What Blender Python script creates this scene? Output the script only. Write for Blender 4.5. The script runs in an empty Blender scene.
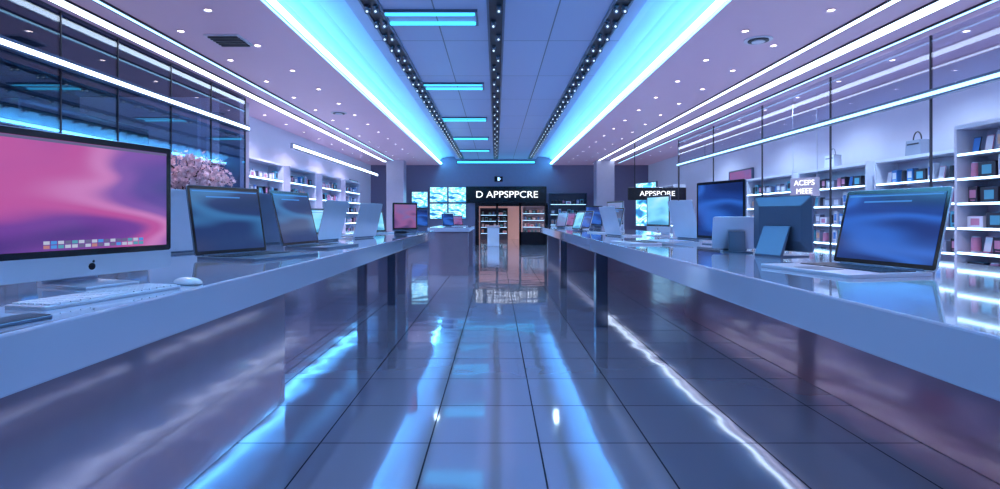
import bpy, bmesh, math, random
from mathutils import Vector, Matrix
random.seed(7)
scene = bpy.context.scene
COL = scene.collection
R = math.radians
try:
    scene.view_settings.view_transform = 'Standard'
    scene.view_settings.look = 'None'
except Exception: pass

# ------------------------------------------------------------ materials
def mat(name, col, rough=0.5, metal=0.0, emi=None, es=0.0, ior=1.5, coat=0.0, noise=0.06, nscale=8.0, alpha=1):
    m = bpy.data.materials.new(name); m.use_nodes = True
    nt = m.node_tree; b = nt.nodes['Principled BSDF']
    b.inputs['Roughness'].default_value = rough
    b.inputs['Metallic'].default_value = metal
    b.inputs['IOR'].default_value = ior
    b.inputs['Coat Weight'].default_value = coat
    b.inputs['Coat Roughness'].default_value = 0.04
    tc = nt.nodes.new('ShaderNodeTexCoord')
    n = nt.nodes.new('ShaderNodeTexNoise'); n.inputs['Scale'].default_value = nscale
    r = nt.nodes.new('ShaderNodeValToRGB')
    c = Vector(col)
    r.color_ramp.elements[0].color = (*(c*(1-noise)), 1)
    r.color_ramp.elements[1].color = (*[min(1, v*(1+noise)) for v in c], 1)
    nt.links.new(tc.outputs['Object'], n.inputs['Vector'])
    nt.links.new(n.outputs['Fac'], r.inputs['Fac'])
    nt.links.new(r.outputs['Color'], b.inputs['Base Color'])
    if emi:
        b.inputs['Emission Color'].default_value = (*emi, 1)
        b.inputs['Emission Strength'].default_value = es
    return m

def emat(name, col, s):
    m = bpy.data.materials.new(name); m.use_nodes = True
    nt = m.node_tree; nt.nodes.clear()
    o = nt.nodes.new('ShaderNodeOutputMaterial'); e = nt.nodes.new('ShaderNodeEmission')
    e.inputs['Color'].default_value = (*col, 1); e.inputs['Strength'].default_value = s
    nt.links.new(e.outputs[0], o.inputs[0]); return m

def glassmat(name, tint, base=0.04, graze=0.5, rough=0.0):
    m = bpy.data.materials.new(name); m.use_nodes = True
    nt = m.node_tree; nt.nodes.clear()
    o = nt.nodes.new('ShaderNodeOutputMaterial')
    t = nt.nodes.new('ShaderNodeBsdfTransparent'); t.inputs[0].default_value = (*tint, 1)
    g = nt.nodes.new('ShaderNodeBsdfGlossy'); g.inputs['Roughness'].default_value = rough
    lw = nt.nodes.new('ShaderNodeLayerWeight'); lw.inputs['Blend'].default_value = 0.5
    p = nt.nodes.new('ShaderNodeMath'); p.operation = 'POWER'; p.inputs[1].default_value = 3.0
    mr = nt.nodes.new('ShaderNodeMapRange'); mr.inputs['To Min'].default_value = base; mr.inputs['To Max'].default_value = graze
    mx = nt.nodes.new('ShaderNodeMixShader')
    nt.links.new(lw.outputs['Facing'], p.inputs[0]); nt.links.new(p.outputs[0], mr.inputs[0])
    nt.links.new(mr.outputs[0], mx.inputs[0]); nt.links.new(t.outputs[0], mx.inputs[1]); nt.links.new(g.outputs[0], mx.inputs[2])
    nt.links.new(mx.outputs[0], o.inputs[0]); return m

def screenmat(name, stops, s=1.2, nscale=1.6, dist=1.5, w=0.35, seed=0):
    """luminous display picture: soft colour sweep, procedural"""
    m = bpy.data.materials.new(name); m.use_nodes = True
    nt = m.node_tree; b = nt.nodes['Principled BSDF']
    b.inputs['Base Color'].default_value = (0.01, 0.01, 0.02, 1); b.inputs['Roughness'].default_value = 0.12
    tc = nt.nodes.new('ShaderNodeTexCoord')
    sp = nt.nodes.new('ShaderNodeSeparateXYZ'); nt.links.new(tc.outputs['Generated'], sp.inputs[0])
    mp = nt.nodes.new('ShaderNodeMapping'); mp.inputs['Location'].default_value = (seed*3.1, 0, seed*1.7)
    mp.inputs['Rotation'].default_value = (0, R(35), 0); mp.inputs['Scale'].default_value = (0.7, 0, 1.8)
    nt.links.new(tc.outputs['Generated'], mp.inputs[0])
    n = nt.nodes.new('ShaderNodeTexNoise'); n.inputs['Scale'].default_value = nscale; n.inputs['Distortion'].default_value = dist
    n.inputs['Detail'].default_value = 0.0
    nt.links.new(mp.outputs[0], n.inputs['Vector'])
    def mth(op, a, bb):
        k = nt.nodes.new('ShaderNodeMath'); k.operation = op
        for i, v in enumerate((a, bb)):
            if isinstance(v, (int, float)): k.inputs[i].default_value = v
            else: nt.links.new(v, k.inputs[i])
        return k.outputs[0]
    g = mth('ADD', mth('MULTIPLY', sp.outputs['X'], 0.35), mth('MULTIPLY', sp.outputs['Z'], 0.65))
    v = mth('ADD', mth('MULTIPLY', g, 1-w), mth('MULTIPLY', mth('SUBTRACT', mth('MULTIPLY', n.outputs['Fac'], 2.0), 0.5), w))
    r = nt.nodes.new('ShaderNodeValToRGB'); cr = r.color_ramp; cr.interpolation = 'EASE'
    cr.elements[0].position = stops[0][0]; cr.elements[0].color = (*stops[0][1], 1)
    cr.elements[1].position = stops[-1][0]; cr.elements[1].color = (*stops[-1][1], 1)
    for p, c in stops[1:-1]:
        e = cr.elements.new(p); e.color = (*c, 1)
    nt.links.new(v, r.inputs[0]); nt.links.new(r.outputs[0], b.inputs['Emission Color'])
    b.inputs['Emission Strength'].default_value = s
    return m

M = {}
M['alu'] = mat('brushed_aluminium', (0.58, 0.64, 0.76), 0.34, 0.5)
M['alud'] = mat('dark_aluminium', (0.12, 0.17, 0.26), 0.3, 0.5)
M['bezel'] = mat('black_bezel', (0.012, 0.012, 0.018), 0.12)
M['key'] = mat('black_keys', (0.03, 0.035, 0.05), 0.4)
M['wkey'] = mat('white_keys', (0.74, 0.78, 0.88), 0.35)
M['white'] = mat('white_plastic', (0.76, 0.80, 0.90), 0.25)
M['slab'] = mat('glossy_blue_white_lacquer', (0.44, 0.52, 0.70), 0.07, coat=0.9, noise=0.03, nscale=2)
M['base'] = mat('glossy_plum_panel', (0.34, 0.31, 0.44), 0.06, 0.6, coat=0.9)
M['ped'] = mat('glossy_mauve_panel', (0.40, 0.35, 0.45), 0.07, 0.5, coat=0.9)
M['red'] = mat('glossy_russet_panel', (0.50, 0.31, 0.38), 0.10, 0.45, coat=0.9)
M['post'] = mat('dark_steel', (0.20, 0.23, 0.32), 0.10, 0.9)
M['ceil'] = mat('mauve_ceiling_paint_glow', (0.54, 0.41, 0.52), 0.45, emi=(0.40, 0.26, 0.44), es=0.20, noise=0.02)  # faint emission added to the paint as fill light for the room
M['ceild'] = mat('dark_ceiling_paint', (0.05, 0.07, 0.12), 0.5)
M['cove'] = mat('cove_paint', (0.5, 0.64, 0.82), 0.6, noise=0.02)
M['track'] = mat('black_track', (0.012, 0.014, 0.025), 0.4)
M['wall'] = mat('lavender_wall_paint_glow', (0.52, 0.54, 0.68), 0.5, emi=(0.34, 0.42, 0.75), es=0.16, noise=0.03)  # bluish emission mixed into the paint makes the wall look lit
M['walld'] = mat('dark_wall_paint', (0.06, 0.09, 0.15), 0.4)
M['wallf'] = mat('dusk_far_wall', (0.20, 0.19, 0.30), 0.35)
M['warm'] = mat('warm_interior_paint_glow', (0.6, 0.45, 0.45), 0.5, emi=(0.8, 0.50, 0.52), es=0.22)  # emission in the paint adds a warm glow to the room walls
M['col'] = mat('grey_column', (0.46, 0.42, 0.54), 0.3)
M['shelf'] = mat('white_shelf_laminate', (0.64, 0.70, 0.84), 0.3)
M['shelfd'] = mat('dark_shelf_laminate', (0.06, 0.09, 0.15), 0.25)
M['sign'] = mat('black_sign', (0.008, 0.008, 0.014), 0.2)
M['glass'] = glassmat('clear_glass', (0.85, 0.88, 0.95), 0.08, 0.7)
M['glassd'] = glassmat('smoked_glass', (0.64, 0.74, 0.88), 0.12, 0.75)
M['seal'] = mat('dark_glass_seal', (0.03, 0.03, 0.05), 0.4)
M['led'] = emat('cyan_led_tube', (0.12, 0.57, 1.0), 24)
M['bar'] = emat('cyan_led_bar', (0.06, 0.55, 1.0), 2.2)
M['wled'] = emat('white_led_profile', (0.66, 0.80, 1.0), 4.8)
M['wled2'] = emat('soft_blue_led_profile', (0.36, 0.66, 1.0), 2.6)
M['sled'] = emat('shelf_led_profile', (0.46, 0.76, 1.0), 7.0)
M['bled'] = emat('blue_led_profile', (0.03, 0.42, 1.0), 2.8)
M['dl'] = emat('warm_downlight_lens', (1.0, 0.80, 0.84), 9)
M['spot'] = emat('spot_lens', (0.65, 0.85, 1.0), 1.3)
M['wtext'] = emat('white_lettering', (0.9, 0.93, 1.0), 1.8)

# floor
def floor_mat():
    m = bpy.data.materials.new('polished_floor_tiles'); m.use_nodes = True
    nt = m.node_tree; b = nt.nodes['Principled BSDF']
    tc = nt.nodes.new('ShaderNodeTexCoord'); mp = nt.nodes.new('ShaderNodeMapping')
    mp.inputs['Location'].default_value = (-0.213, -0.038, 0)
    nt.links.new(tc.outputs['Object'], mp.inputs[0])
    br = nt.nodes.new('ShaderNodeTexBrick'); br.offset = 0; br.squash = 1
    br.inputs['Scale'].default_value = 1; br.inputs['Brick Width'].default_value = 0.54; br.inputs['Row Height'].default_value = 0.54
    br.inputs['Mortar Size'].default_value = 0.0045; br.inputs['Mortar Smooth'].default_value = 0.1
    br.inputs['Color1'].default_value = (0.42, 0.47, 0.60, 1); br.inputs['Color2'].default_value = (0.49, 0.53, 0.66, 1)
    br.inputs['Mortar'].default_value = (0.015, 0.02, 0.04, 1)
    nt.links.new(mp.outputs[0], br.inputs['Vector']); nt.links.new(br.outputs['Color'], b.inputs['Base Color'])
    rr = nt.nodes.new('ShaderNodeMapRange'); rr.inputs['To Min'].default_value = 0.07; rr.inputs['To Max'].default_value = 0.8
    nt.links.new(br.outputs['Fac'], rr.inputs[0]); nt.links.new(rr.outputs[0], b.inputs['Roughness'])
    sr = nt.nodes.new('ShaderNodeMapRange'); sr.inputs['To Min'].default_value = 0.5; sr.inputs['To Max'].default_value = 0.05
    nt.links.new(br.outputs['Fac'], sr.inputs[0]); nt.links.new(sr.outputs[0], b.inputs['Specular IOR Level'])
    n = nt.nodes.new('ShaderNodeTexNoise'); n.inputs['Scale'].default_value = 2.2; n.inputs['Detail'].default_value = 1
    nt.links.new(tc.outputs['Object'], n.inputs['Vector'])
    bp = nt.nodes.new('ShaderNodeBump'); bp.inputs['Strength'].default_value = 0.25; bp.inputs['Distance'].default_value = 0.015
    nt.links.new(n.outputs['Fac'], bp.inputs['Height']); nt.links.new(bp.outputs[0], b.inputs['Normal'])
    b.inputs['IOR'].default_value = 2.2; b.inputs['Metallic'].default_value = 0.55
    return m
M['floor'] = floor_mat()
def tray_mat():
    m = bpy.data.materials.new('blue_grey_ceiling_panels_glow'); m.use_nodes = True
    nt = m.node_tree; b = nt.nodes['Principled BSDF']
    tc = nt.nodes.new('ShaderNodeTexCoord')
    br = nt.nodes.new('ShaderNodeTexBrick'); br.offset = 0
    br.inputs['Scale'].default_value = 1; br.inputs['Brick Width'].default_value = 0.66; br.inputs['Row Height'].default_value = 1.75
    br.inputs['Mortar Size'].default_value = 0.008
    br.inputs['Color1'].default_value = (0.27, 0.34, 0.54, 1); br.inputs['Color2'].default_value = (0.30, 0.37, 0.56, 1)
    br.inputs['Mortar'].default_value = (0.02, 0.03, 0.07, 1)
    nt.links.new(tc.outputs['Object'], br.inputs['Vector']); nt.links.new(br.outputs['Color'], b.inputs['Base Color'])
    b.inputs['Roughness'].default_value = 0.35
    b.inputs['Emission Color'].default_value = (0.09, 0.17, 0.40, 1); b.inputs['Emission Strength'].default_value = 0.28  # blue glow put into the panels on top of the real cove light
    return m
M['tray'] = tray_mat()

# ------------------------------------------------------------ geometry helpers
def bx(bm, c, s, mi=0, rot=None):
    mtx = Matrix.Translation(c)
    if rot: mtx = mtx @ rot
    mtx = mtx @ Matrix.Diagonal((*s, 1))
    r = bmesh.ops.create_cube(bm, size=1, matrix=mtx)
    fs = set()
    for v in r['verts']:
        for f in v.link_faces: fs.add(f)
    for f in fs: f.material_index = mi
    return r['verts']
def bb(bm, x0, x1, y0, y1, z0, z1, mi=0):
    return bx(bm, ((x0+x1)/2, (y0+y1)/2, (z0+z1)/2), (x1-x0, y1-y0, z1-z0), mi)
def cyl(bm, p0, p1, r, mi=0, seg=16, r2=None):
    p0 = Vector(p0); p1 = Vector(p1); d = p1-p0
    q = d.to_track_quat('Z', 'Y').to_matrix().to_4x4()
    res = bmesh.ops.create_cone(bm, cap_ends=True, segments=seg, radius1=r, radius2=r if r2 is None else r2, depth=d.length,
                                matrix=Matrix.Translation((p0+p1)/2) @ q)
    fs = set()
    for v in res['verts']:
        for f in v.link_faces: fs.add(f)
    for f in fs: f.material_index = mi
def roundrect(bm, w, h, y0, y1, rad, mi=0, z0=0, seg=6, plane='xz', inset1=0):
    """rounded slab in the local x/z plane, thickness y0..y1 ; z from z0 to z0+h"""
    pts = []
    for cx, cz, a0 in ((w/2-rad, z0+h-rad, 0), (-w/2+rad, z0+h-rad, 90), (-w/2+rad, z0+rad, 180), (w/2-rad, z0+rad, 270)):
        for i in range(seg+1):
            a = R(a0+90*i/seg); pts.append((cx+rad*math.cos(a), cz+rad*math.sin(a)))
    def ins(p):
        return (p[0]*(1-2*inset1/w), z0+h/2+(p[1]-z0-h/2)*(1-2*inset1/h))
    pts2 = [ins(p) for p in pts]
    if plane == 'xz':
        A = [bm.verts.new((x, y0, z)) for x, z in pts]; B = [bm.verts.new((x, y1, z)) for x, z in pts2]
    else:
        A = [bm.verts.new((x, z, y0)) for x, z in pts]; B = [bm.verts.new((x, z, y1)) for x, z in pts2]
    fs = [bm.faces.new(A), bm.faces.new(B[::-1])]
    n = len(pts)
    for i in range(n): fs.append(bm.faces.new((A[i], B[i], B[(i+1) % n], A[(i+1) % n])))
    for f in fs: f.material_index = mi
def mk(name, bm, mats, parent=None, loc=(0, 0, 0), rot=(0, 0, 0), bevel=0, smooth=False):
    bmesh.ops.recalc_face_normals(bm, faces=bm.faces)
    me = bpy.data.meshes.new(name); bm.to_mesh(me); bm.free()
    for m in (mats if isinstance(mats, (list, tuple)) else [mats]): me.materials.append(M[m] if isinstance(m, str) else m)
    if smooth:
        for p in me.polygons: p.use_smooth = True
    o = bpy.data.objects.new(name, me); COL.objects.link(o)
    o.location = loc; o.rotation_euler = rot
    if parent: o.parent = parent
    if bevel:
        b = o.modifiers.new('Bevel', 'BEVEL'); b.width = bevel; b.segments = 2; b.limit_method = 'ANGLE'
    return o
def empty(name, loc=(0, 0, 0), rz=0):
    o = bpy.data.objects.new(name, None); COL.objects.link(o); o.location = loc; o.rotation_euler = (0, 0, rz)
    o.empty_display_size = 0.1
    return o
def tag(o, label, cat, group=None):
    o['label'] = label; o['category'] = cat
    if group: o['group'] = group
    return o
def struct(o): o['kind'] = 'structure'; return o
def boxobj(name, x0, x1, y0, y1, z0, z1, m, **k):
    bm = bmesh.new(); cx, cy = (x0+x1)/2, (y0+y1)/2
    bb(bm, x0-cx, x1-cx, y0-cy, y1-cy, 0, z1-z0)
    return mk(name, bm, m, loc=(cx, cy, z0), **k)
def text(body, size, m, parent=None, loc=(0, 0, 0), rot=(R(90), 0, 0), name='lettering', ext=0.004, sx=1):
    cu = bpy.data.curves.new(name, 'FONT'); cu.body = body; cu.size = size; cu.extrude = ext
    cu.align_x = 'CENTER'; cu.align_y = 'CENTER'
    t = bpy.data.objects.new('tmp_text', cu); COL.objects.link(t)
    bpy.context.view_layer.update()
    me = bpy.data.meshes.new_from_object(t.evaluated_get(bpy.context.evaluated_depsgraph_get()))
    bpy.data.objects.remove(t); me.name = name
    me.materials.clear(); me.materials.append(M[m])
    o = bpy.data.objects.new(name, me); COL.objects.link(o); o.location = loc; o.rotation_euler = rot; o.scale = (sx, 1, 1)
    if parent: o.parent = parent
    return o
def dup(o, loc=None, rz=None, group=None):
    n = o.copy(); COL.objects.link(n)
    if loc is not None: n.location = loc
    if rz is not None: n.rotation_euler = (0, 0, rz)
    for c in o.children:
        k = c.copy(); k.parent = n; COL.objects.link(k)
        for g in c.children:
            kk = g.copy(); kk.parent = k; COL.objects.link(kk)
    return n

YN, YF = -2.5, 21.5       # room near / far
CZ, TZ = 3.09, 3.33
XL, XR = -4.16, 4.70

# ------------------------------------------------------------ room shell
bm = bmesh.new(); bb(bm, -7, 6, YN, 27, -0.1, 0); struct(mk('floor', bm, 'floor'))
bm = bmesh.new()
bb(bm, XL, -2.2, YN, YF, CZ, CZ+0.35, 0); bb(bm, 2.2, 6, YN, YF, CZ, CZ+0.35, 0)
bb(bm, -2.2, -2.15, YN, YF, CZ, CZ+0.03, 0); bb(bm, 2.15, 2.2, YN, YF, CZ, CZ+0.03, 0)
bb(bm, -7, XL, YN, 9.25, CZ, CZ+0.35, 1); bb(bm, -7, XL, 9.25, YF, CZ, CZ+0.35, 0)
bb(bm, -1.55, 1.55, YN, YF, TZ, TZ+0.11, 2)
bb(bm, -2.2, 2.2, YN, YF, 3.44, 3.5, 1)
for s in (-1, 1):
    prof = [(2.2, 3.12), (2.2, 3.22), (2.15, 3.30), (2.05, 3.37), (1.9, 3.41), (1.7, 3.42), (1.5, 3.42)]
    A = [bm.verts.new((s*x, YN, z)) for x, z in prof]; B = [bm.verts.new((s*x, YF, z)) for x, z in prof]
    for i in range(len(prof)-1):
        f = bm.faces.new((A[i], A[i+1], B[i+1], B[i])); f.material_index = 3
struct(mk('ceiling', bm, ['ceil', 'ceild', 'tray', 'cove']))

struct(boxobj('wall_left', -7.0, -6.9, YN, 9.3, 0, CZ, 'walld'))
bm = bmesh.new(); bb(bm, -4.95, -4.85, 9.3, YF, 0, CZ); bb(bm, -7, -4.95, 9.2, 9.3, 0, CZ)
struct(mk('wall_left_alcove', bm, 'wall'))
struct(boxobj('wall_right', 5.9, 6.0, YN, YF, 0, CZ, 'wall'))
struct(boxobj('wall_near', -7, 6, YN-0.1, YN, 0, 3.5, 'walld'))
bm = bmesh.new()
bb(bm, -7, -0.72, YF, YF+0.2, 0, 3.5); bb(bm, 1.92, 6, YF, YF+0.2, 0, 3.5); bb(bm, -0.72, 1.92, YF, YF+0.2, 1.66, 3.5)
struct(mk('wall_far', bm, 'wallf'))
bm = bmesh.new()
bb(bm, -1.6, -1.5, YF+0.2, 27, 0, 2.6); bb(bm, 2.7, 2.8, YF+0.2, 27, 0, 2.6); bb(bm, -1.6, 2.8, 26.9, 27, 0, 2.6); bb(bm, -1.6, 2.8, YF+.2, 27, 2.6, 2.7)
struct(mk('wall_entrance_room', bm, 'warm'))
# door frame
bm = bmesh.new()
bb(bm, -0.80, -0.66, YF-0.06, YF+0.22, 0, 1.62); bb(bm, 1.88, 2.0, YF-0.06, YF+0.22, 0, 1.62); bb(bm, 0.0, 0.08, YF+0.05, YF+0.12, 0, 1.66)
bb(bm, 0.9, 1.9, YF+0.05, YF+0.12, 0, 0.5); bb(bm, 0.9, 0.98, YF+0.05, YF+0.12, 0, 1.66); bb(bm, -0.7, 1.9, YF+0.05, YF+0.12, 1.5, 1.66)
struct(mk('door_1', bm, 'sign'))
# columns
for i, (x, y, w) in enumerate(((-3.55, 19.8, 0.6), (3.85, 19.8, 0.62), (-4.5, 9.55, 0.35))):
    struct(boxobj('trim_%d' % (i+1), x-w/2, x+w/2, y-w/2, y+w/2, 0, CZ, 'col'))

# glass walls
def glasswall(x, joints, z0, z1, m, start, kick=True):
    for i in range(len(joints)-1):
        bm = bmesh.new()
        y0, y1 = joints[i]+0.012, joints[i+1]-0.012
        bb(bm, -0.006, 0.006, y0, y1, z0, z1, 0)
        bb(bm, -0.012, 0.012, joints[i+1]-0.010, joints[i+1]+0.004, z0 if kick else 0, z1, 1)
        if kick: bb(bm, -0.02, 0.02, y0, y1, 0, z0, 1)
        struct(mk('window_%d' % (start+i), bm, [m, 'seal'], loc=(x, 0, 0)))
glasswall(XL, [-1.5, 1.5, 3.6, 5.3, 6.1, 7.1, 8.1, 9.2], 0.06, CZ-0.02, 'glassd', 1)
glasswall(XR, [-1.5, 2.4, 4.2, 6.0, 7.8, 9.8, 12.0, 14.3], 2.46, CZ-0.02, 'glass', 20, kick=False)

# ------------------------------------------------------------ LED lines
def ledline(label, p0, p1, w, h, m, mh='track', grp='linear ceiling lights'):
    bm = bmesh.new(); x, y0, z = p0; y1 = p1
    bb(bm, -w/2, w/2, 0, y1-y0, -h, 0, 0)
    bb(bm, -w/2-0.015, -w/2, 0, y1-y0, -h, 0, 1); bb(bm, w/2, w/2+0.015, 0, y1-y0, -h, 0, 1)
    o = mk('led_light_strip', bm, [m, mh], loc=(x, y0, z))
    tag(o, label, 'light strip', grp); return o
for s in (-1, 1):
    bm = bmesh.new(); cyl(bm, (0, 0, 0), (0, YF-YN-0.2, 0), 0.032, 0, 12)
    for k in range(20): bb(bm, -0.01, 0.01, 0.4+k*1.2, 0.42+k*1.2, -0.03, 0.0, 1)
    tag(mk('led_light_tube', bm, ['led', 'white'], loc=(s*2.12, YN+0.1, 3.152)), 'glowing cyan tube in the ceiling cove', 'light strip', 'cove light tubes')
bm = bmesh.new(); bb(bm, -1.5, 1.5, -0.05, 0, -0.04, 0.04, 0); bb(bm, -1.52, 1.52, -0.02, 0, -0.06, 0.06, 1)
tag(mk('led_light_strip', bm, ['bar', 'track'], loc=(0, YF-0.0, 3.2)), 'cyan light line at the end of the ceiling tray', 'light strip')
WL = 'long white light line set in the mauve ceiling'
ledline(WL, (-3.98, 0.5, CZ), 20.0, 0.13, 0.02, 'wled')
ledline(WL, (-3.62, 2.0, CZ), 20.0, 0.05, 0.02, 'wled2')
ledline(WL, (3.62, 0.5, CZ), 20.5, 0.07, 0.02, 'wled')
ledline(WL, (4.10, 0.5, CZ), 20.5, 0.17, 0.02, 'wled')
ledline(WL, (4.52, 0.5, CZ), 20.5, 0.05, 0.02, 'wled2')
# transom rails
def transom(x, y0, y1, z, m, side, h=0.05):
    e = empty('transom_light', (x, y0, z))
    bm = bmesh.new(); bb(bm, -0.03, 0.03, 0, y1-y0, 0, h+0.05); mk('rail', bm, 'alud', e)
    bm = bmesh.new(); bb(bm, side*0.032-0.004, side*0.032+0.004, 0.01, y1-y0-0.01, 0.02, h+0.02); mk('light_line', bm, m, e)
    tag(e, 'slim metal rail with a glowing line along the glass wall', 'light strip', 'glass wall transom lights')
transom(XL+0.045, 0.3, 9.2, 2.52, 'wled', 1, 0.045)
transom(XL, 11.3, 19.4, 2.50, 'wled', 1, 0.06)
transom(XR-0.045, 0.3, 14.2, 2.38, 'wled2', -1, 0.04)

# tray: transverse light bars
for y in (6.15, 9.4, 12.6, 15.7, 18.6):
    e = empty('ceiling_light_bar', (-0.72, y, TZ))
    bm = bmesh.new()
    bb(bm, -0.5, 0.5, -0.22, -0.2, -0.03, 0); bb(bm, -0.5, 0.5, 0.2, 0.22, -0.03, 0); bb(bm, -0.52, -0.5, -0.22, 0.22, -0.03, 0); bb(bm, 0.5, 0.52, -0.22, 0.22, -0.03, 0)
    mk('frame', bm, 'alud', e)
    for yy in (-0.15, 0.15):
        bm = bmesh.new(); roundrect(bm, 0.98, 0.055, -0.03, -0.002, 0.025, plane='xy'); mk('light_bar', bm, 'bar', e, loc=(0, yy, 0))
    tag(e, 'recessed double cyan light bar across the ceiling tray', 'ceiling light', 'tray light bars')
# tracks + spots
for tx, tw in ((-1.30, 0.17), (0, 0.17), (1.30, 0.17)):
    bm = bmesh.new()
    bb(bm, -tw/2, tw/2, 0, YF-YN-0.2, -0.012, 0, 0)
    for s in (-1, 1): bb(bm, s*tw/2-0.012, s*tw/2+0.012, 0, YF-YN-0.2, -0.03, 0, 1)
    tag(mk('lighting_track', bm, ['track', 'alud'], loc=(tx, YN+0.1, TZ)), 'black recessed lighting track along the ceiling', 'lighting track', 'ceiling tracks')
sp = empty('track_spotlight', (0, 0, 0))
bm = bmesh.new(); bx(bm, (0, 0, -0.008), (0.05, 0.08, 0.016)); cyl(bm, (0, 0, -0.016), (0, 0, -0.035), 0.008); mk('mount', bm, 'alud', sp)
bm = bmesh.new(); cyl(bm, (0, 0.025, -0.035), (0, -0.035, -0.065), 0.024, r2=0.028); mk('lamp_head', bm, 'alud', sp)
bm = bmesh.new(); cyl(bm, (0, -0.036, -0.0655), (0, -0.039, -0.067), 0.013); mk('lens', bm, 'spot', sp)
tag(sp, 'small black spotlight clipped into a ceiling track', 'spotlight', 'track spotlights')
first = True
for tx in (-1.30, 0, 1.30):
    for k in range(40):
        y = 2.6+k*0.46
        if y > 20.5: continue
        for off in ((-0.045, 0.045) if tx else (0.03 if k % 2 else -0.03,)):
            loc = (tx+off, y, TZ-0.012)
            if first: sp.location = loc; first = False
            else: dup(sp, loc)
# downlights
dl = empty('recessed_downlight', (0, 0, 0))
bm = bmesh.new()
bmesh.ops.create_cone(bm, cap_ends=False, segments=20, radius1=0.045, radius2=0.028, depth=0.012, matrix=Matrix.Translation((0, 0, -0.006)))
mk('bezel', bm, 'white', dl)
bm = bmesh.new(); cyl(bm, (0, 0, 0), (0, 0, -0.005), 0.028, seg=20); mk('lens', bm, 'dl', dl)
tag(dl, 'small round recessed downlight with a warm glow', 'ceiling light', 'recessed downlights')
first = True
for row, xs in enumerate((-3.35, -2.75, 2.65, 3.2, 5.0, -4.5)):
    for k in range(17):
        y = 2.6+k*1.1+(0.5 if row % 2 else 0)
        if y > 20.3 or (xs == -4.5 and y < 9.8): continue
        loc = (xs, y, CZ)
        if first: dl.location = loc; first = False
        else: dup(dl, loc)
# vents
bm = bmesh.new(); bb(bm, -0.19, 0.19, -0.19, 0.19, -0.015, 0, 0)
for k in range(6): bb(bm, -0.16, 0.16, -0.16+k*0.06, -0.13+k*0.06, -0.03, -0.015, 1)
tag(mk('air_vent', bm, ['white', 'track'], loc=(-2.98, 6.2, CZ), rot=(0, 0, 0)), 'square slatted air vent in the ceiling', 'air vent')
for x_, y_ in ((2.93, 6.2), (-3.0, 10.6)):
    bm = bmesh.new()
    for r_, h in ((0.15, 0.01), (0.11, 0.02), (0.07, 0.03)): cyl(bm, (0, 0, 0), (0, 0, -h), r_, 0 if r_ != 0.11 else 1, 24)
    tag(mk('air_vent', bm, ['white', 'track'], loc=(x_, y_, CZ)), 'round stepped air diffuser in the ceiling', 'air vent')

# ------------------------------------------------------------ counters
H, HB = 0.90, 0.78
def counter(label, x0, x1, y0, y1, parts):
    e = empty('display_counter', ((x0+x1)/2, (y0+y1)/2, 0)); cx, cy = e.location.x, e.location.y
    bm = bmesh.new(); bb(bm, x0-cx, x1-cx, y0-cy, y1-cy, HB, H); mk('countertop', bm, 'slab', e, bevel=0.006)
    for nm, a0, a1, b0, b1, m in parts:
        bm = bmesh.new(); bb(bm, a0-cx, a1-cx, b0-cy, b1-cy, 0, HB); mk(nm, bm, m, e, bevel=0.004)
    tag(e, label, 'counter'); return e
counter('long glossy blue-white display counter with computers on it', -2.25, -0.917, -0.6, 8.3, [
    ('base_panel', -1.95, -1.277, 0.2, 3.36, 'ped'), ('back_panel', -1.6, -1.5, 3.36, 8.2, 'base'),
    ('post', -1.36, -1.26, 6.95, 7.07, 'post'), ('base_panel', -2.0, -1.3, 8.0, 8.2, 'ped')])
cr_ = counter('long glossy blue-white display counter with open underside', 0.917, 2.2, -0.6, 11.6, [
    ('back_panel', 2.1, 2.18, -0.4, 11.4, 'red'), ('post', 1.0, 1.12, 5.55, 5.67, 'post'), ('post', 1.0, 1.1, 8.6, 8.75, 'post'),
    ('base_panel', 1.05, 2.1, 11.2, 11.4, 'ped')])
bm = bmesh.new(); bb(bm, -0.008, 0.008, 0, 10.8, -0.02, 0, 0); bb(bm, -0.02, 0.02, 0, 10.8, -0.008, 0, 1)
mk('added_streak_light', bm, ['wled', 'alud'], cr_, loc=(2.06-cr_.location.x, 0.1-cr_.location.y, HB))  # strip added out of sight under the slab to throw a streak on the floor
e = empty('display_table', (-0.9, 11.7, 0))
bm = bmesh.new(); bb(bm, -0.4, 0.4, -1.2, 1.2, 0.82, 0.9); mk('tabletop', bm, 'slab', e, bevel=0.005)
for yy in (-1.12, 1.12):
    bm = bmesh.new(); bb(bm, -0.37, 0.37, yy-0.04, yy+0.04, 0, 0.82); mk('leg_panel', bm, 'ped', e)
bm = bmesh.new(); bb(bm, -0.03, 0.03, -1.08, 1.08, 0.0, 0.82); mk('centre_panel', bm, 'base', e)
tag(e, 'small glossy display table beyond the long counter', 'table')

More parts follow.
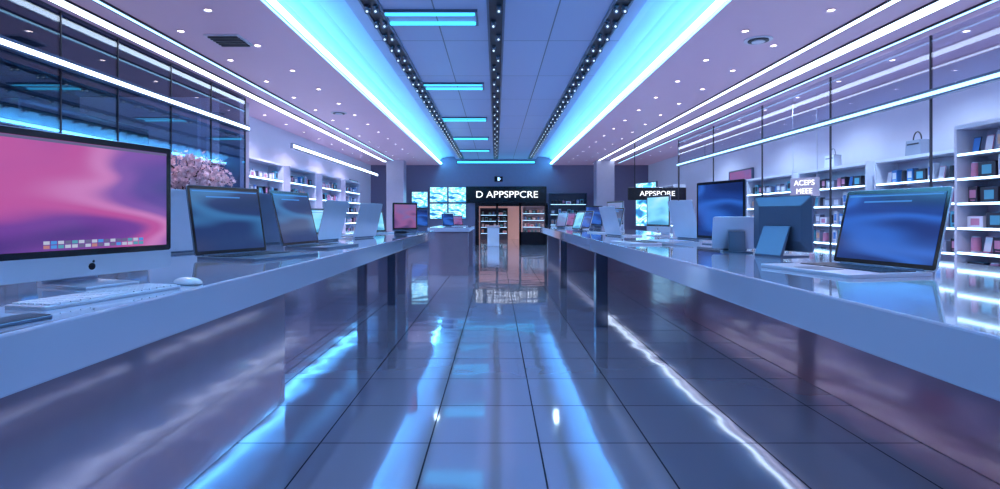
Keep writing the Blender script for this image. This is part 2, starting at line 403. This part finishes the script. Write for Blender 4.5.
# ------------------------------------------------------------ screens
S_AUR = screenmat('pink_violet_aurora_screen', [(0.12, (0.06, 0.03, 0.20)), (0.3, (0.17, 0.05, 0.32)), (0.40, (0.50, 0.09, 0.34)), (0.47, (0.58, 0.20, 0.50)), (0.56, (0.22, 0.09, 0.40)), (0.70, (0.11, 0.06, 0.32)), (0.95, (0.04, 0.05, 0.22))], 0.95, 1.3, 0.4, w=0.42)
S_BLU = screenmat('deep_blue_screen', [(0.1, (0.004, 0.012, 0.07)), (0.4, (0.006, 0.03, 0.18)), (0.55, (0.02, 0.11, 0.50)), (0.66, (0.008, 0.04, 0.24)), (0.95, (0.004, 0.015, 0.10))], 1.1, 1.3, 0.3, w=0.5, seed=1)
S_DRK = screenmat('dusk_blue_screen', [(0.1, (0.02, 0.03, 0.10)), (0.45, (0.01, 0.03, 0.12)), (0.62, (0.03, 0.14, 0.34)), (0.75, (0.01, 0.03, 0.12)), (0.95, (0.01, 0.03, 0.10))], 1.1, 1.3, 0.3, w=0.4, seed=2)
S_CYA = screenmat('cyan_screen', [(0.1, (0.05, 0.3, 0.6)), (0.5, (0.2, 0.65, 0.95)), (0.95, (0.5, 0.8, 1.0))], 1.1, 2.0, 0.5, w=0.5, seed=3)
S_VID = screenmat('bright_video_screen', [(0.1, (0.02, 0.15, 0.4)), (0.4, (0.1, 0.55, 0.95)), (0.55, (0.7, 0.95, 1.0)), (0.7, (0.15, 0.6, 0.95)), (0.95, (0.5, 0.9, 1.0))], 1.8, 3.5, 1.0, w=0.7, seed=6)
S_PNK = screenmat('pink_screen', [(0.1, (0.12, 0.06, 0.22)), (0.5, (0.34, 0.12, 0.34)), (0.95, (0.15, 0.16, 0.5))], 0.8, 2.0, 0.5, w=0.5, seed=4)
S_LIL = screenmat('lilac_screen', [(0.1, (0.12, 0.16, 0.38)), (0.5, (0.20, 0.26, 0.55)), (0.95, (0.15, 0.35, 0.65))], 0.8, 2.0, 0.5, w=0.5, seed=5)
ICON = [emat('icon_%s' % n, c, 0.9) for n, c in (('white', (0.5, 0.55, 0.75)), ('blue', (0.08, 0.3, 0.8)), ('orange', (0.50, 0.22, 0.25)), ('teal', (0.1, 0.35, 0.5)), ('grey', (0.15, 0.14, 0.30)))]

def display(parent, w, h, y, z0, smat, dock=False, bars=False, name='display', rot=(0, 0, 0)):
    bm = bmesh.new()
    bx(bm, (0, 0, h/2), (w, 0.0016, h), 0)
    o = mk(name, bm, [smat], parent, loc=(0, y, z0), rot=rot)
    if dock:
        bm = bmesh.new(); n = 16; iw = w*0.60/n
        for r_ in range(2):
            for i in range(n):
                bx(bm, (-w*0.27+iw*(i+0.5), 0, h*0.035+r_*h*0.038), (iw*0.8, 0.002, h*0.030), random.randrange(5))
        mk('dock_icons', bm, ICON, o, loc=(0, -0.001, 0))
        bm = bmesh.new(); bx(bm, (0, 0, h*0.985), (w, 0.002, h*0.025), 0); mk('menu_bar', bm, [ICON[4]], o, loc=(0, -0.001, 0))
    if bars:
        bm = bmesh.new(); bx(bm, (0, 0, h*0.97), (w*0.96, 0.002, h*0.02), 0)
        bx(bm, (-w*0.05, 0, h*0.88), (w*0.5, 0.002, h*0.022), 0)
        mk('menu_bar', bm, [ICON[1]], o, loc=(0, -0.001, 0))
    return o

def aio(label, loc, rz, w, h, gap, smat, dock=False, chin=0.14, cat='computer', body='alu', logo=True):
    e = empty('desktop_computer', loc, rz)
    bm = bmesh.new()
    prof = [(-0.10, 0.0), (-0.10, 0.007), (0.08, 0.009), (0.028, gap+h*0.45), (0.038, gap+h*0.45), (0.100, 0.012), (0.100, 0.0)]
    A = [bm.verts.new((-0.09, y, z)) for y, z in prof]; B = [bm.verts.new((0.09, y, z)) for y, z in prof]
    bm.faces.new(A); bm.faces.new(B[::-1])
    for i in range(len(prof)): bm.faces.new((A[i], B[i], B[(i+1) % len(prof)], A[(i+1) % len(prof)]))
    mk('stand', bm, body, e, bevel=0.002)
    bm = bmesh.new(); roundrect(bm, w, h, -0.008, 0.004, 0.014)
    roundrect(bm, w-0.01, h-0.01, 0.004, 0.020, 0.012, z0=0.005, inset1=0.05)
    mk('housing', bm, body, e, loc=(0, 0, gap), smooth=False)
    ch = h*chin
    bm = bmesh.new(); roundrect(bm, w-0.004, h-ch-0.002, -0.0015, 0, 0.010); mk('bezel', bm, 'bezel', e, loc=(0, -0.008, gap+ch))
    display(e, w-0.045, h-ch-0.042, -0.0102, gap+ch+0.02, smat, dock)
    if logo and ch > 0.03:
        bm = bmesh.new()
        cyl(bm, (0, 0, 0), (0, -0.001, 0), ch*0.17, 0, 20); cyl(bm, (ch*0.08, 0, ch*0.24), (ch*0.08, -0.001, ch*0.24), ch*0.06, 0, 10)
        mk('emblem', bm, 'bezel', e, loc=(0, -0.0083, gap+ch*0.45))
    return tag(e, label, cat)

def laptop(label, loc, rz, w, d, lh, smat, lean=16, body='alu', keys='key', dock=False, bars=True, cat='laptop'):
    e = empty('laptop', loc, rz)
    bm = bmesh.new(); roundrect(bm, w, d, 0.0, 0.014, 0.018, z0=-d, plane='xy'); mk('base', bm, body, e, bevel=0.002)
    bm = bmesh.new(); kw, kd = w*0.84, d*0.44; nx, ny = 14, 5
    for j in range(ny):
        for i in range(nx):
            if j == 0 and 4 <= i <= 8:
                if i == 6: bx(bm, (0, -d*0.54+kd/ny*(0.5), 0), (kw/nx*4.9, kd/ny*0.84, 0.004))
                continue
            bx(bm, (-kw/2+kw/nx*(i+0.5), -d*0.54+kd/ny*(j+0.5), 0), (kw/nx*0.86, kd/ny*0.84, 0.004))
    mk('keyboard', bm, keys, e, loc=(0, 0, 0.0155))
    bm = bmesh.new(); roundrect(bm, w*0.3, d*0.3, 0, 0.001, 0.008, z0=-d*0.92, plane='xy'); mk('trackpad', bm, 'alud', e, loc=(0, 0, 0.014))
    bm = bmesh.new(); cyl(bm, (-w*0.4, 0, 0), (w*0.4, 0, 0), 0.008); mk('hinge', bm, 'alud', e, loc=(0, 0.004, 0.013))
    bm = bmesh.new(); roundrect(bm, w, lh, 0.0, 0.007, 0.014)
    lid = mk('lid', bm, body, e, loc=(0, 0.004, 0.016), rot=(-R(lean), 0, 0), bevel=0.0015)
    bm = bmesh.new(); roundrect(bm, w-0.006, lh-0.006, -0.0012, 0, 0.011, z0=0.003); mk('bezel', bm, 'bezel', lid)
    display(lid, w-0.035, lh-0.042, -0.0022, 0.022, smat, dock, bars)
    return tag(e, label, cat)

def tablet(label, loc, rz, w, h, smat, lean=20, body='alu'):
    e = empty('tablet', loc, rz)
    bm = bmesh.new(); bb(bm, -w*0.3, w*0.3, -0.05, 0.09, 0, 0.008)
    bx(bm, (0, 0.045, h*0.3), (w*0.35, 0.006, h*0.62), 0, Matrix.Rotation(R(12), 4, 'X'))
    bx(bm, (0, -0.035, 0.014), (w*0.5, 0.01, 0.016))
    mk('stand', bm, 'alud', e)
    bm = bmesh.new(); roundrect(bm, w, h, 0, 0.008, 0.014)
    b = mk('housing', bm, body, e, loc=(0, -0.03, 0.022), rot=(-R(lean), 0, 0), bevel=0.0015)
    bm = bmesh.new(); roundrect(bm, w-0.004, h-0.004, -0.001, 0, 0.012, z0=0.002); mk('bezel', bm, 'bezel', b)
    display(b, w-0.03, h-0.03, -0.0018, 0.015, smat)
    return tag(e, label, 'tablet')

# left counter devices
aio('silver all-in-one desktop computer with pink and violet wallpaper', (-1.295, 1.77, H), R(74), 0.60, 0.44, 0.03, S_AUR, dock=True, chin=0.15)
e = empty('computer_keyboard', (-1.06, 1.50, H), R(78))
bm = bmesh.new(); roundrect(bm, 0.42, 0.12, 0, 0.010, 0.01, z0=-0.06, plane='xy'); mk('body', bm, 'alu', e, bevel=0.002)
bm = bmesh.new()
for j in range(5):
    for i in range(15):
        if j == 0 and 4 <= i <= 8:
            if i == 6: bx(bm, (-0.195+0.026*6.5, -0.048, 0), (0.126, 0.018, 0.004))
            continue
        bx(bm, (-0.195+0.026*(i+0.5), -0.048+0.023*j, 0), (0.022, 0.019, 0.004))
mk('keys', bm, 'wkey', e, loc=(0, 0, 0.012))
tag(e, 'slim silver keyboard with white keys beside the desktop computer', 'keyboard')
def mouse(loc, rz, label):
    bm = bmesh.new(); bmesh.ops.create_uvsphere(bm, u_segments=24, v_segments=14, radius=1, matrix=Matrix.Diagonal((0.034, 0.062, 0.020, 1)))
    for v in bm.verts:
        if v.co.z < 0: v.co.z *= 0.12
        v.co.z += 0.0025
    return tag(mk('computer_mouse', bm, 'white', loc=loc, rot=(0, 0, rz), smooth=True), label, 'mouse')
mouse((-1.0, 1.80, H), R(60), 'smooth white wireless mouse next to the keyboard')
e = empty('smartphone', (-1.0, 1.13, H), R(80))
bm = bmesh.new(); roundrect(bm, 0.15, 0.075, 0, 0.008, 0.012, z0=-0.0375, plane='xy'); mk('body', bm, 'alud', e, bevel=0.002)
bm = bmesh.new(); roundrect(bm, 0.144, 0.069, 0, 0.0008, 0.010, z0=-0.0345, plane='xy'); mk('screen', bm, 'bezel', e, loc=(0, 0, 0.008))
tag(e, 'black smartphone lying flat on the counter', 'phone')

laptop('dark laptop open with dusk blue wallpaper', (-1.43, 3.03, H), R(68), 0.48, 0.38, 0.37, S_DRK, 10, body='alud')
laptop('grey laptop open with a blue and grey screen', (-1.38, 3.96, H), R(80), 0.50, 0.32, 0.39, S_DRK, 14, body='alud')
laptop('silver laptop turned away showing its lid', (-1.85, 3.25, H), R(-105), 0.46, 0.28, 0.36, S_BLU, 8)
laptop('slate blue laptop turned away showing its lid', (-1.80, 4.30, H), R(-105), 0.46, 0.28, 0.38, S_BLU, 8, body='alud')
laptop('silver laptop turned away showing its lid', (-1.48, 4.90, H), R(-100), 0.44, 0.28, 0.35, S_LIL, 14)
laptop('silver laptop turned away showing its lid', (-1.32, 5.55, H), R(-105), 0.46, 0.28, 0.34, S_LIL, 14)
laptop('silver laptop open at a cyan screen', (-1.95, 6.25, H), R(65), 0.46, 0.28, 0.30, S_CYA, 14)
aio('dark monitor showing a pink picture', (-1.10, 6.7, H), R(45), 0.36, 0.34, 0.04, S_PNK, chin=0.05, body='alud')
laptop('small laptop open at a cyan screen', (-1.55, 7.1, H), R(50), 0.36, 0.25, 0.28, S_CYA, 14)
tablet('tablet on a stand with a lilac screen', (-1.2, 7.8, H), R(40), 0.22, 0.28, S_LIL)
tablet('tablet on a stand with a cyan screen', (-1.7, 7.75, H), R(30), 0.24, 0.28, S_CYA)
tablet('tablet on a stand with a blue screen', (-0.95, 11.0, H), R(20), 0.24, 0.26, S_BLU)
laptop('small laptop open at a pink screen', (-0.85, 11.9, H), R(30), 0.34, 0.22, 0.22, S_PNK)
tablet('tablet on a stand with a cyan screen', (-1.05, 12.6, H), R(15), 0.24, 0.30, S_CYA)

# right counter devices
laptop('silver laptop open at a deep blue wallpaper', (1.55, 2.25, H), R(-78), 0.47, 0.37, 0.325, S_BLU, 14)
aio('slate desktop computer seen from behind', (1.57, 3.05, H), R(108), 0.40, 0.30, 0.03, S_BLU, body='alud')
aio('large dark desktop monitor with a blue screen', (1.73, 4.28, H), R(-74), 0.56, 0.46, 0.03, S_BLU, chin=0.03, body='alud')
tablet('grey tablet on a stand seen from behind', (1.46, 3.38, H), R(165), 0.27, 0.21, S_LIL, 22)
laptop('silver laptop turned away showing its lid', (1.82, 5.25, H), R(100), 0.46, 0.26, 0.36, S_BLU, 14)
laptop('thin silver laptop opened flat beside the monitor', (1.24, 4.45, H), R(-80), 0.42, 0.26, 0.26, S_LIL, 88)
aio('silver all-in-one computer with a cyan screen', (1.80, 6.15, H), R(-78), 0.52, 0.40, 0.05, S_CYA)
laptop('silver laptop turned away showing its lid', (1.30, 6.1, H), R(103), 0.40, 0.24, 0.32, S_LIL)
laptop('small laptop open at a blue screen', (1.50, 7.2, H), R(-75), 0.40, 0.26, 0.32, S_DRK, 14)
aio('silver all-in-one computer with a lilac screen', (1.70, 7.9, H), R(-75), 0.5, 0.38, 0.05, S_LIL)
tablet('tablet on a stand with a cyan screen', (1.22, 8.3, H), R(-65), 0.22, 0.28, S_CYA)
laptop('small laptop open at a blue screen', (1.45, 9.2, H), R(-70), 0.38, 0.26, 0.30, S_BLU)
aio('dark monitor showing a blue picture', (1.75, 9.9, H), R(-60), 0.45, 0.36, 0.04, S_BLU, chin=0.04, body='alud')
tablet('tablet on a stand with a lilac screen', (1.2, 10.2, H), R(-45), 0.24, 0.28, S_LIL)
laptop('small laptop open at a pink screen', (1.40, 11.0, H), R(-55), 0.36, 0.26, 0.28, S_PNK)

# ------------------------------------------------------------ product templates
cols = {'white': (0.74, 0.80, 0.90), 'black': (0.03, 0.03, 0.05), 'blue': (0.06, 0.26, 0.68), 'pink': (0.62, 0.26, 0.42), 'teal': (0.10, 0.44, 0.60), 'amber': (0.6, 0.36, 0.24), 'grey': (0.26, 0.30, 0.42)}
PM = {k: mat('packaging_'+k, v, 0.35) for k, v in cols.items()}
templates = []
def tmpl(kind, c1, c2):
    bm = bmesh.new()
    if kind == 'box':
        w, d, h = random.uniform(0.09, 0.14), 0.08, random.uniform(0.15, 0.22)
        bx(bm, (0, 0, h/2), (w, d, h), 0); bx(bm, (0, -d/2-0.0005, h*0.55), (w*0.7, 0.002, h*0.5), 1); bx(bm, (0, -d/2-0.0005, h*0.15), (w*0.5, 0.002, h*0.06), 1)
        bx(bm, (0, 0, h+0.004), (w*0.3, 0.01, 0.008), 1)
        nm, lb, ct = 'product_box', '%s retail box with a %s label on a shelf' % (c1, c2), 'product box'
    elif kind == 'wide':
        w, d, h = random.uniform(0.18, 0.24), 0.1, random.uniform(0.11, 0.17)
        bx(bm, (0, 0, h/2), (w, d, h), 0); bx(bm, (0, -d/2-0.0005, h*0.5), (w*0.55, 0.002, h*0.6), 1); bx(bm, (0, 0, h+0.001), (w*0.9, d*0.5, 0.002), 1)
        nm, lb, ct = 'product_box', 'wide %s retail box with a %s label on a shelf' % (c1, c2), 'product box'
    elif kind == 'speaker':
        w = 0.1; cyl(bm, (0, 0, 0), (0, 0, 0.015), 0.042, 1); cyl(bm, (0, 0, 0.015), (0, 0, 0.15), 0.045, 0, 20, 0.040); cyl(bm, (0, 0, 0.15), (0, 0, 0.16), 0.034, 1)
        nm, lb, ct = 'speaker', 'small %s cylindrical speaker on a shelf' % c1, 'speaker'
    elif kind == 'bag':
        w = 0.3; A = [(-0.14, 0), (0.14, 0), (0.12, 0.2), (-0.12, 0.2)]
        f0 = [bm.verts.new((x, -0.06, z)) for x, z in A]; f1 = [bm.verts.new((x, 0.06, z)) for x, z in A]
        bm.faces.new(f0); bm.faces.new(f1[::-1])
        for i in range(4): bm.faces.new((f0[i], f1[i], f1[(i+1) % 4], f0[(i+1) % 4]))
        bx(bm, (0, -0.061, 0.15), (0.2, 0.004, 0.02), 1)
        pts = [Vector((0.07*math.cos(a), 0, 0.2+0.11*math.sin(a))) for a in [math.pi*i/10 for i in range(11)]]
        for a, b in zip(pts, pts[1:]): cyl(bm, a, b, 0.008, 1, 8)
        nm, lb, ct = 'handbag', '%s handbag with a %s handle on a shelf' % (c1, c2), 'bag'
    else:
        w = 0.12; bx(bm, (0, 0.0, 0.006), (0.08, 0.07, 0.012), 0); bx(bm, (0, 0.02, 0.06), (0.02, 0.01, 0.1), 0)
        bx(bm, (0, -0.002, 0.085), (0.085, 0.008, 0.155), 0, Matrix.Rotation(R(-10), 4, 'X')); bx(bm, (0, -0.0072, 0.085), (0.077, 0.002, 0.143), 1, Matrix.Rotation(R(-10), 4, 'X'))
        nm, lb, ct = 'phone_display', 'phone in a %s case propped on a stand' % c1, 'phone'
    me = bpy.data.meshes.new(nm); bmesh.ops.recalc_face_normals(bm, faces=bm.faces); bm.to_mesh(me); bm.free()
    me.materials.append(PM[c1]); me.materials.append(PM[c2])
    templates.append((nm, me, w, lb, ct))
for k, a, b in (('box', 'white', 'blue'), ('box', 'black', 'pink'), ('box', 'blue', 'white'), ('box', 'grey', 'white'), ('box', 'teal', 'black'), ('box', 'grey', 'amber'),
                ('wide', 'white', 'pink'), ('wide', 'black', 'teal'), ('wide', 'grey', 'white'), ('speaker', 'white', 'black'), ('speaker', 'black', 'grey'), ('speaker', 'pink', 'white'),
                ('phone', 'black', 'blue'), ('phone', 'white', 'teal'), ('phone', 'pink', 'white'), ('bag', 'grey', 'black'), ('bag', 'white', 'grey')):
    tmpl(k, a, b)

def shelving(label, loc, rz, w, h, n, grp, dens=1.0, lm='sled', sm='shelf', z0=0.3, fill=True, ws=(0, 15), top=None):
    d = 0.32
    e = empty('shelving_unit', loc, rz)
    bm = bmesh.new(); bb(bm, -w/2, w/2, 0.0, 0.02, 0, h); mk('back_panel', bm, sm, e)
    for s in (-1, 1):
        bm = bmesh.new(); bb(bm, s*w/2-0.015, s*w/2+0.015, -d, 0, 0, h); mk('side_panel', bm, sm, e)
    bm = bmesh.new(); bb(bm, -w/2+.015, w/2-.015, -d, 0, h-0.04, h); mk('top_panel', bm, sm, e)
    bm = bmesh.new(); bb(bm, -w/2+.015, w/2-.015, -d, 0, 0, z0-0.03); mk('plinth', bm, sm, e)
    Mz = Matrix.Rotation(rz, 4, 'Z')
    def put(t, x, z, g):
        nm, me, pw, lb, ct = t
        o = bpy.data.objects.new(nm, me); COL.objects.link(o)
        p = Mz @ Vector((x+pw/2-0.03, -d*0.62, 0))
        o.location = (loc[0]+p.x, loc[1]+p.y, loc[2]+z); o.rotation_euler = (0, 0, rz)
        tag(o, lb, ct, g)
    for k in range(n):
        z = z0+(h-z0-0.04)/n*k
        bm = bmesh.new(); bb(bm, -w/2+.015, w/2-.015, -d, 0, z-0.025, z); s_ = mk('shelf', bm, sm, e)
        bm = bmesh.new(); bb(bm, -w/2+.03, w/2-.03, -d-0.006, -d, z-0.022, z-0.004); mk('shelf_light', bm, lm, s_)
        if fill:
            x = -w/2+0.06
            while True:
                t = templates[random.randrange(*ws)]
                if x+t[2] > w/2-0.02: break
                if random.random() < dens: put(t, x+0.03, z, grp)
                x += t[2]+random.uniform(0.02, 0.06)
    if top:
        for x in top: put(templates[random.choice((15, 16))], x, h, 'handbags on top of the shelving')
    return tag(e, label, 'shelving')
shelving('white shelving unit with lit shelves of accessories', (5.08, 4.8, 0), R(-90), 1.9, 2.05, 7, 'accessories on the brightly lit shelves', 0.9, z0=0.25)
shelving('white shelving unit with lit shelves of boxed goods', (5.65, 6.9, 0), R(-90), 1.8, 1.9, 5, 'boxed goods on the shelves by the glass wall', 0.9, z0=0.4, top=(-0.4,))
shelving('white shelving unit with lit shelves of boxed goods', (5.65, 8.9, 0), R(-90), 1.8, 1.9, 5, 'boxed goods on the shelves by the glass wall', 0.9, z0=0.4, top=(-0.2,))
shelving('white shelving unit with lit shelves of boxed goods', (5.65, 10.9, 0), R(-90), 1.8, 1.9, 5, 'boxed goods on the shelves by the glass wall', 0.9, z0=0.4)
shelving('white shelving unit beside the lit posters', (5.2, 16.2, 0), R(-90), 1.8, 2.0, 4, 'boxed goods on the far shelves', 0.8, z0=0.5)
shelving('dark display cabinet behind smoked glass', (-5.9, 5.0, 0), R(90), 2.4, 2.5, 4, 'goods in the dark cabinets', 0.5, lm='bled', sm='shelfd', z0=0.9)
shelving('dark display cabinet behind smoked glass', (-5.9, 7.7, 0), R(90), 2.4, 2.5, 4, 'goods in the dark cabinets', 0.5, lm='bled', sm='shelfd', z0=0.9)
for yy in (10.7, 12.8, 15.0, 17.2):
    shelving('white shelving unit with lit shelves of boxed goods', (-4.75, yy, 0), R(90), 1.7, 2.2, 5, 'boxed goods on the shelves along the wall', 0.95, z0=0.6)
shelving('dark shelving unit against the end wall', (2.75, YF-0.05, 0), 0, 1.4, 2.0, 4, 'goods on the shelves by the entrance', 0.95, lm='wled2', sm='shelfd', z0=0.4)

# light-box posters
def poster(loc, rz, w, h, smat, label, header=None):
    e = empty('light_box_poster', loc, rz)
    bm = bmesh.new()
    bb(bm, -w/2-0.03, w/2+0.03, 0, 0.05, -0.03, 0); bb(bm, -w/2-0.03, w/2+0.03, 0, 0.05, h, h+0.03)
    bb(bm, -w/2-0.03, -w/2, 0, 0.05, 0, h); bb(bm, w/2, w/2+0.03, 0, 0.05, 0, h); bb(bm, -w/2, w/2, 0.03, 0.05, 0, h)
    mk('frame', bm, 'alud', e)
    display(e, w, h, 0.015, 0, smat, name='picture')
    return tag(e, label, 'poster')
for xx in (-2.22, -1.50):
    for zz in (1.02, 1.66):
        poster((xx, YF-0.05, zz), 0, 0.66, 0.57, S_VID, 'bright cyan screen of the video wall by the entrance')
poster((-2.95, YF-0.05, 1.45), 0, 0.6, 0.6, S_VID, 'bright cyan screen on the end wall')
poster((-2.95, YF-0.05, 0.75), 0, 0.6, 0.6, S_BLU, 'blue screen on the end wall')
poster((5.84, 13.3, 0.9), R(-90), 1.2, 1.3, S_PNK, 'pink illuminated poster on the wall')
poster((4.9, 18.2, 0.8), R(-70), 1.1, 1.4, S_VID, 'cyan illuminated panel near the column')
poster((-4.80, 18.8, 0.8), R(90), 0.9, 1.5, S_VID, 'cyan illuminated poster on the wall')

# signs
e = empty('shop_sign', (0.4, YF-0.08, 1.62))
bm = bmesh.new(); bb(bm, -1.55, 1.55, 0, 0.08, 0, 0.64); mk('panel', bm, 'sign', e, bevel=0.01)
text('D APPSPPCRE', 0.36, 'wtext', e, (0.02, -0.006, 0.32), sx=1.12, ext=0.003)
tag(e, 'black shop sign with white capital lettering above the entrance', 'sign')
e = empty('shop_sign', (4.35, 15.0, 1.55))
bm = bmesh.new(); bb(bm, -0.78, 0.78, -0.04, 0.04, 0, 0.34); mk('panel', bm, 'sign', e, bevel=0.01)
for s in (-1, 1):
    bm = bmesh.new(); cyl(bm, (s*0.6, 0, 0.34), (s*0.6, 0, CZ-1.55), 0.012); mk('hanging_rod', bm, 'track', e)
text('APPSPORE', 0.19, 'wtext', e, (0, -0.045, 0.17), sx=1.1)
tag(e, 'black hanging sign with white capital lettering', 'sign')
e = empty('exit_sign', (0.1, YF-0.05, 2.45))
bm = bmesh.new(); bb(bm, -0.16, 0.16, 0, 0.05, 0, 0.2); mk('panel', bm, 'sign', e)
bm = bmesh.new(); bx(bm, (0, -0.003, 0.1), (0.07, 0.004, 0.13)); bx(bm, (0.06, -0.003, 0.1), (0.02, 0.004, 0.06)); mk('pictogram', bm, 'wled2', e)
tag(e, 'small dark sign with a pale pictogram', 'sign')
e = empty('wall_sign', (5.0, 9.0, 1.44), R(-60))
bm = bmesh.new(); bb(bm, -0.24, 0.24, 0, 0.02, 0, 0.30); mk('panel', bm, 'col', e)
for s in (-1, 1):
    bm = bmesh.new(); cyl(bm, (s*0.2, 0.01, 0.30), (s*0.2, 0.01, CZ-1.44), 0.004); mk('hanging_wire', bm, 'alu', e)
text('ACEPS', 0.12, 'wtext', e, (0, -0.006, 0.215)); text('MEEE', 0.12, 'wtext', e, (0, -0.006, 0.08))
tag(e, 'grey hanging sign with two lines of white lettering', 'sign')

# entrance room contents
e = empty('service_kiosk', (-0.1, 20.6, 0))
bm = bmesh.new(); bb(bm, -0.22, 0.22, -0.18, 0.18, 0, 0.68); mk('body', bm, 'white', e, bevel=0.02)
bm = bmesh.new(); bx(bm, (0, 0, 0.72), (0.5, 0.42, 0.04), 0, Matrix.Rotation(R(8), 4, 'X')); mk('top', bm, 'alu', e, bevel=0.01)
tag(e, 'white service kiosk standing in the entrance', 'kiosk')
shelving('dark shelving unit in the warm lit entrance room', (-0.1, 26.8, 0), 0, 1.3, 1.5, 4, 'goods in the entrance room', 0.9, z0=0.3, lm='wled2', sm='shelfd')
shelving('white shelving unit in the warm lit entrance room', (1.9, 26.0, 0), R(-20), 1.2, 1.6, 4, 'goods in the entrance room', 0.9, z0=0.3, lm='wled2', sm='shelf')

# ------------------------------------------------------------ blossom arrangement
bm = bmesh.new()
prof = [(0.0, 0), (0.10, 0), (0.15, 0.08), (0.16, 0.2), (0.11, 0.34), (0.07, 0.40), (0.09, 0.45), (0.075, 0.45), (0.055, 0.40), (0.0, 0.38)]
def lathe(bm, prof, seg=24, mi=0):
    rings = []
    for r_, z in prof:
        rings.append([bm.verts.new((r_*math.cos(2*math.pi*i/seg), r_*math.sin(2*math.pi*i/seg), z)) for i in range(seg)] if r_ > 0 else [bm.verts.new((0, 0, z))])
    for a, b in zip(rings, rings[1:]):
        for i in range(seg):
            j = (i+1) % seg
            if len(a) == 1: bm.faces.new((a[0], b[j], b[i]))
            elif len(b) == 1: bm.faces.new((a[i], a[j], b[0]))
            else: bm.faces.new((a[i], a[j], b[j], b[i]))
M['petal'] = mat('pink_petals', (0.85, 0.60, 0.66), 0.6)
M['bark'] = mat('brown_bark', (0.12, 0.06, 0.05), 0.8)
M['vase'] = mat('white_glazed_vase', (0.5, 0.5, 0.6), 0.2)
boxp = empty('plinth', (-2.95, 5.3, 0))
bm2 = bmesh.new(); bb(bm2, -0.2, 0.2, -0.2, 0.2, 0, 0.82); mk('column', bm2, 'ped', boxp, bevel=0.01)
bm2 = bmesh.new(); bb(bm2, -0.23, 0.23, -0.23, 0.23, 0.82, 0.86); mk('top', bm2, 'slab', boxp, bevel=0.005)
tag(boxp, 'square mauve plinth carrying a vase of blossom', 'plinth')
v = empty('blossom_vase', (-2.95, 5.3, 0.86))
lathe(bm, prof); mk('vase', bm, 'vase', v, smooth=True)
bb_, fl = bmesh.new(), bmesh.new()
tips = []
for i in range(24):
    a = i*2.4; p = Vector((0.03*math.cos(a), 0.03*math.sin(a), 0.40)); sp_ = random.uniform(0.2, 0.8); d = Vector((math.cos(a)*sp_, math.sin(a)*sp_, 0.8)).normalized(); r_ = 0.011
    for k in range(4):
        q = p+d*random.uniform(0.08, 0.13); cyl(bb_, p, q, r_, 0, 6, r_*0.8); r_ *= 0.8; p = q
        d = (d+Vector((random.uniform(-.4, .4)+math.cos(a)*0.10, random.uniform(-.4, .4)+math.sin(a)*0.10, random.uniform(-.4, .1)))).normalized()
        if k >= 1: tips.append(p.copy())
        if k >= 1:
            sd = Vector((random.uniform(-1, 1), random.uniform(-1, 1), random.uniform(-.2, .8))).normalized()
            q2 = p+sd*0.1; cyl(bb_, p, q2, 0.004, 0, 5); tips.append(q2); tips.append(p+sd*0.05)
for t in tips:
    for k in range(9):
        c = t+Vector([random.gauss(0, 0.030) for _ in range(3)])
        nrm = Vector([random.uniform(-1, 1) for _ in range(3)]).normalized(); q = nrm.to_track_quat('Z', 'Y').to_matrix()
        cv = fl.verts.new(c)
        for j in range(5):
            a = j*2*math.pi/5
            pts = [c+q @ Vector((math.cos(a+da)*rr, math.sin(a+da)*rr, zz)) for da, rr, zz in ((-0.5, 0.014, 0.003), (0, 0.024, 0.008), (0.5, 0.014, 0.003))]
            fl.faces.new([cv]+[fl.verts.new(x) for x in pts])
mk('branches', bb_, 'bark', v); o = mk('blossoms', fl, 'petal', v); o['kind'] = 'stuff'
tag(v, 'white vase of pink cherry blossom branches', 'flowers')

# ------------------------------------------------------------ lamps
def spot(loc, col, en, ang=110, tgt=(0, 0, -1), r_=0.05):
    l = bpy.data.lights.new('downlight_beam', 'SPOT'); l.energy = en; l.color = col; l.spot_size = R(ang); l.spot_blend = 0.6; l.shadow_soft_size = r_
    o = bpy.data.objects.new('downlight_beam', l); COL.objects.link(o); o.location = loc
    o.rotation_euler = Vector(tgt).to_track_quat('-Z', 'Y').to_euler(); return o
for y in (1.5, 4.5, 8.0, 11.5, 15.5):
    spot((-2.9, y, 3.04), (0.95, 0.66, 0.80), 95, 140); spot((2.9, y, 3.04), (0.95, 0.66, 0.80), 95, 140)
for y in (0.8, 4, 8, 12, 17):
    for x in (-1.3, 1.3): spot((x, y, 3.24), (0.55, 0.80, 1.0), 42, 150, r_=0.03)
for y in (4.5, 6.8, 9, 11, 14): spot((4.85, y, 3.04), (0.60, 0.80, 1.0), 105, 140)
for y in (10.7, 12.8, 15, 17.2): spot((-3.9, y, 3.04), (0.9, 0.78, 1.0), 120, 140)
for y in (4, 7): spot((-5.0, y, 3.04), (0.3, 0.6, 1.0), 80, 140)
spot((0.5, 24.2, 2.55), (1.0, 0.75, 0.72), 120, 140)

w = bpy.data.worlds.new('World'); scene.world = w; w.use_nodes = True
w.node_tree.nodes['Background'].inputs[0].default_value = (0.05, 0.05, 0.12, 1)
w.node_tree.nodes['Background'].inputs[1].default_value = 0.5

cam = bpy.data.cameras.new('camera'); cam.lens = 19.98; cam.sensor_width = 36; cam.shift_x = 0.004; cam.shift_y = -0.0285; cam.clip_start = 0.02
co = bpy.data.objects.new('camera', cam); COL.objects.link(co); co.location = (0, 0, 1.12); co.rotation_euler = (R(90), 0, 0)
scene.camera = co
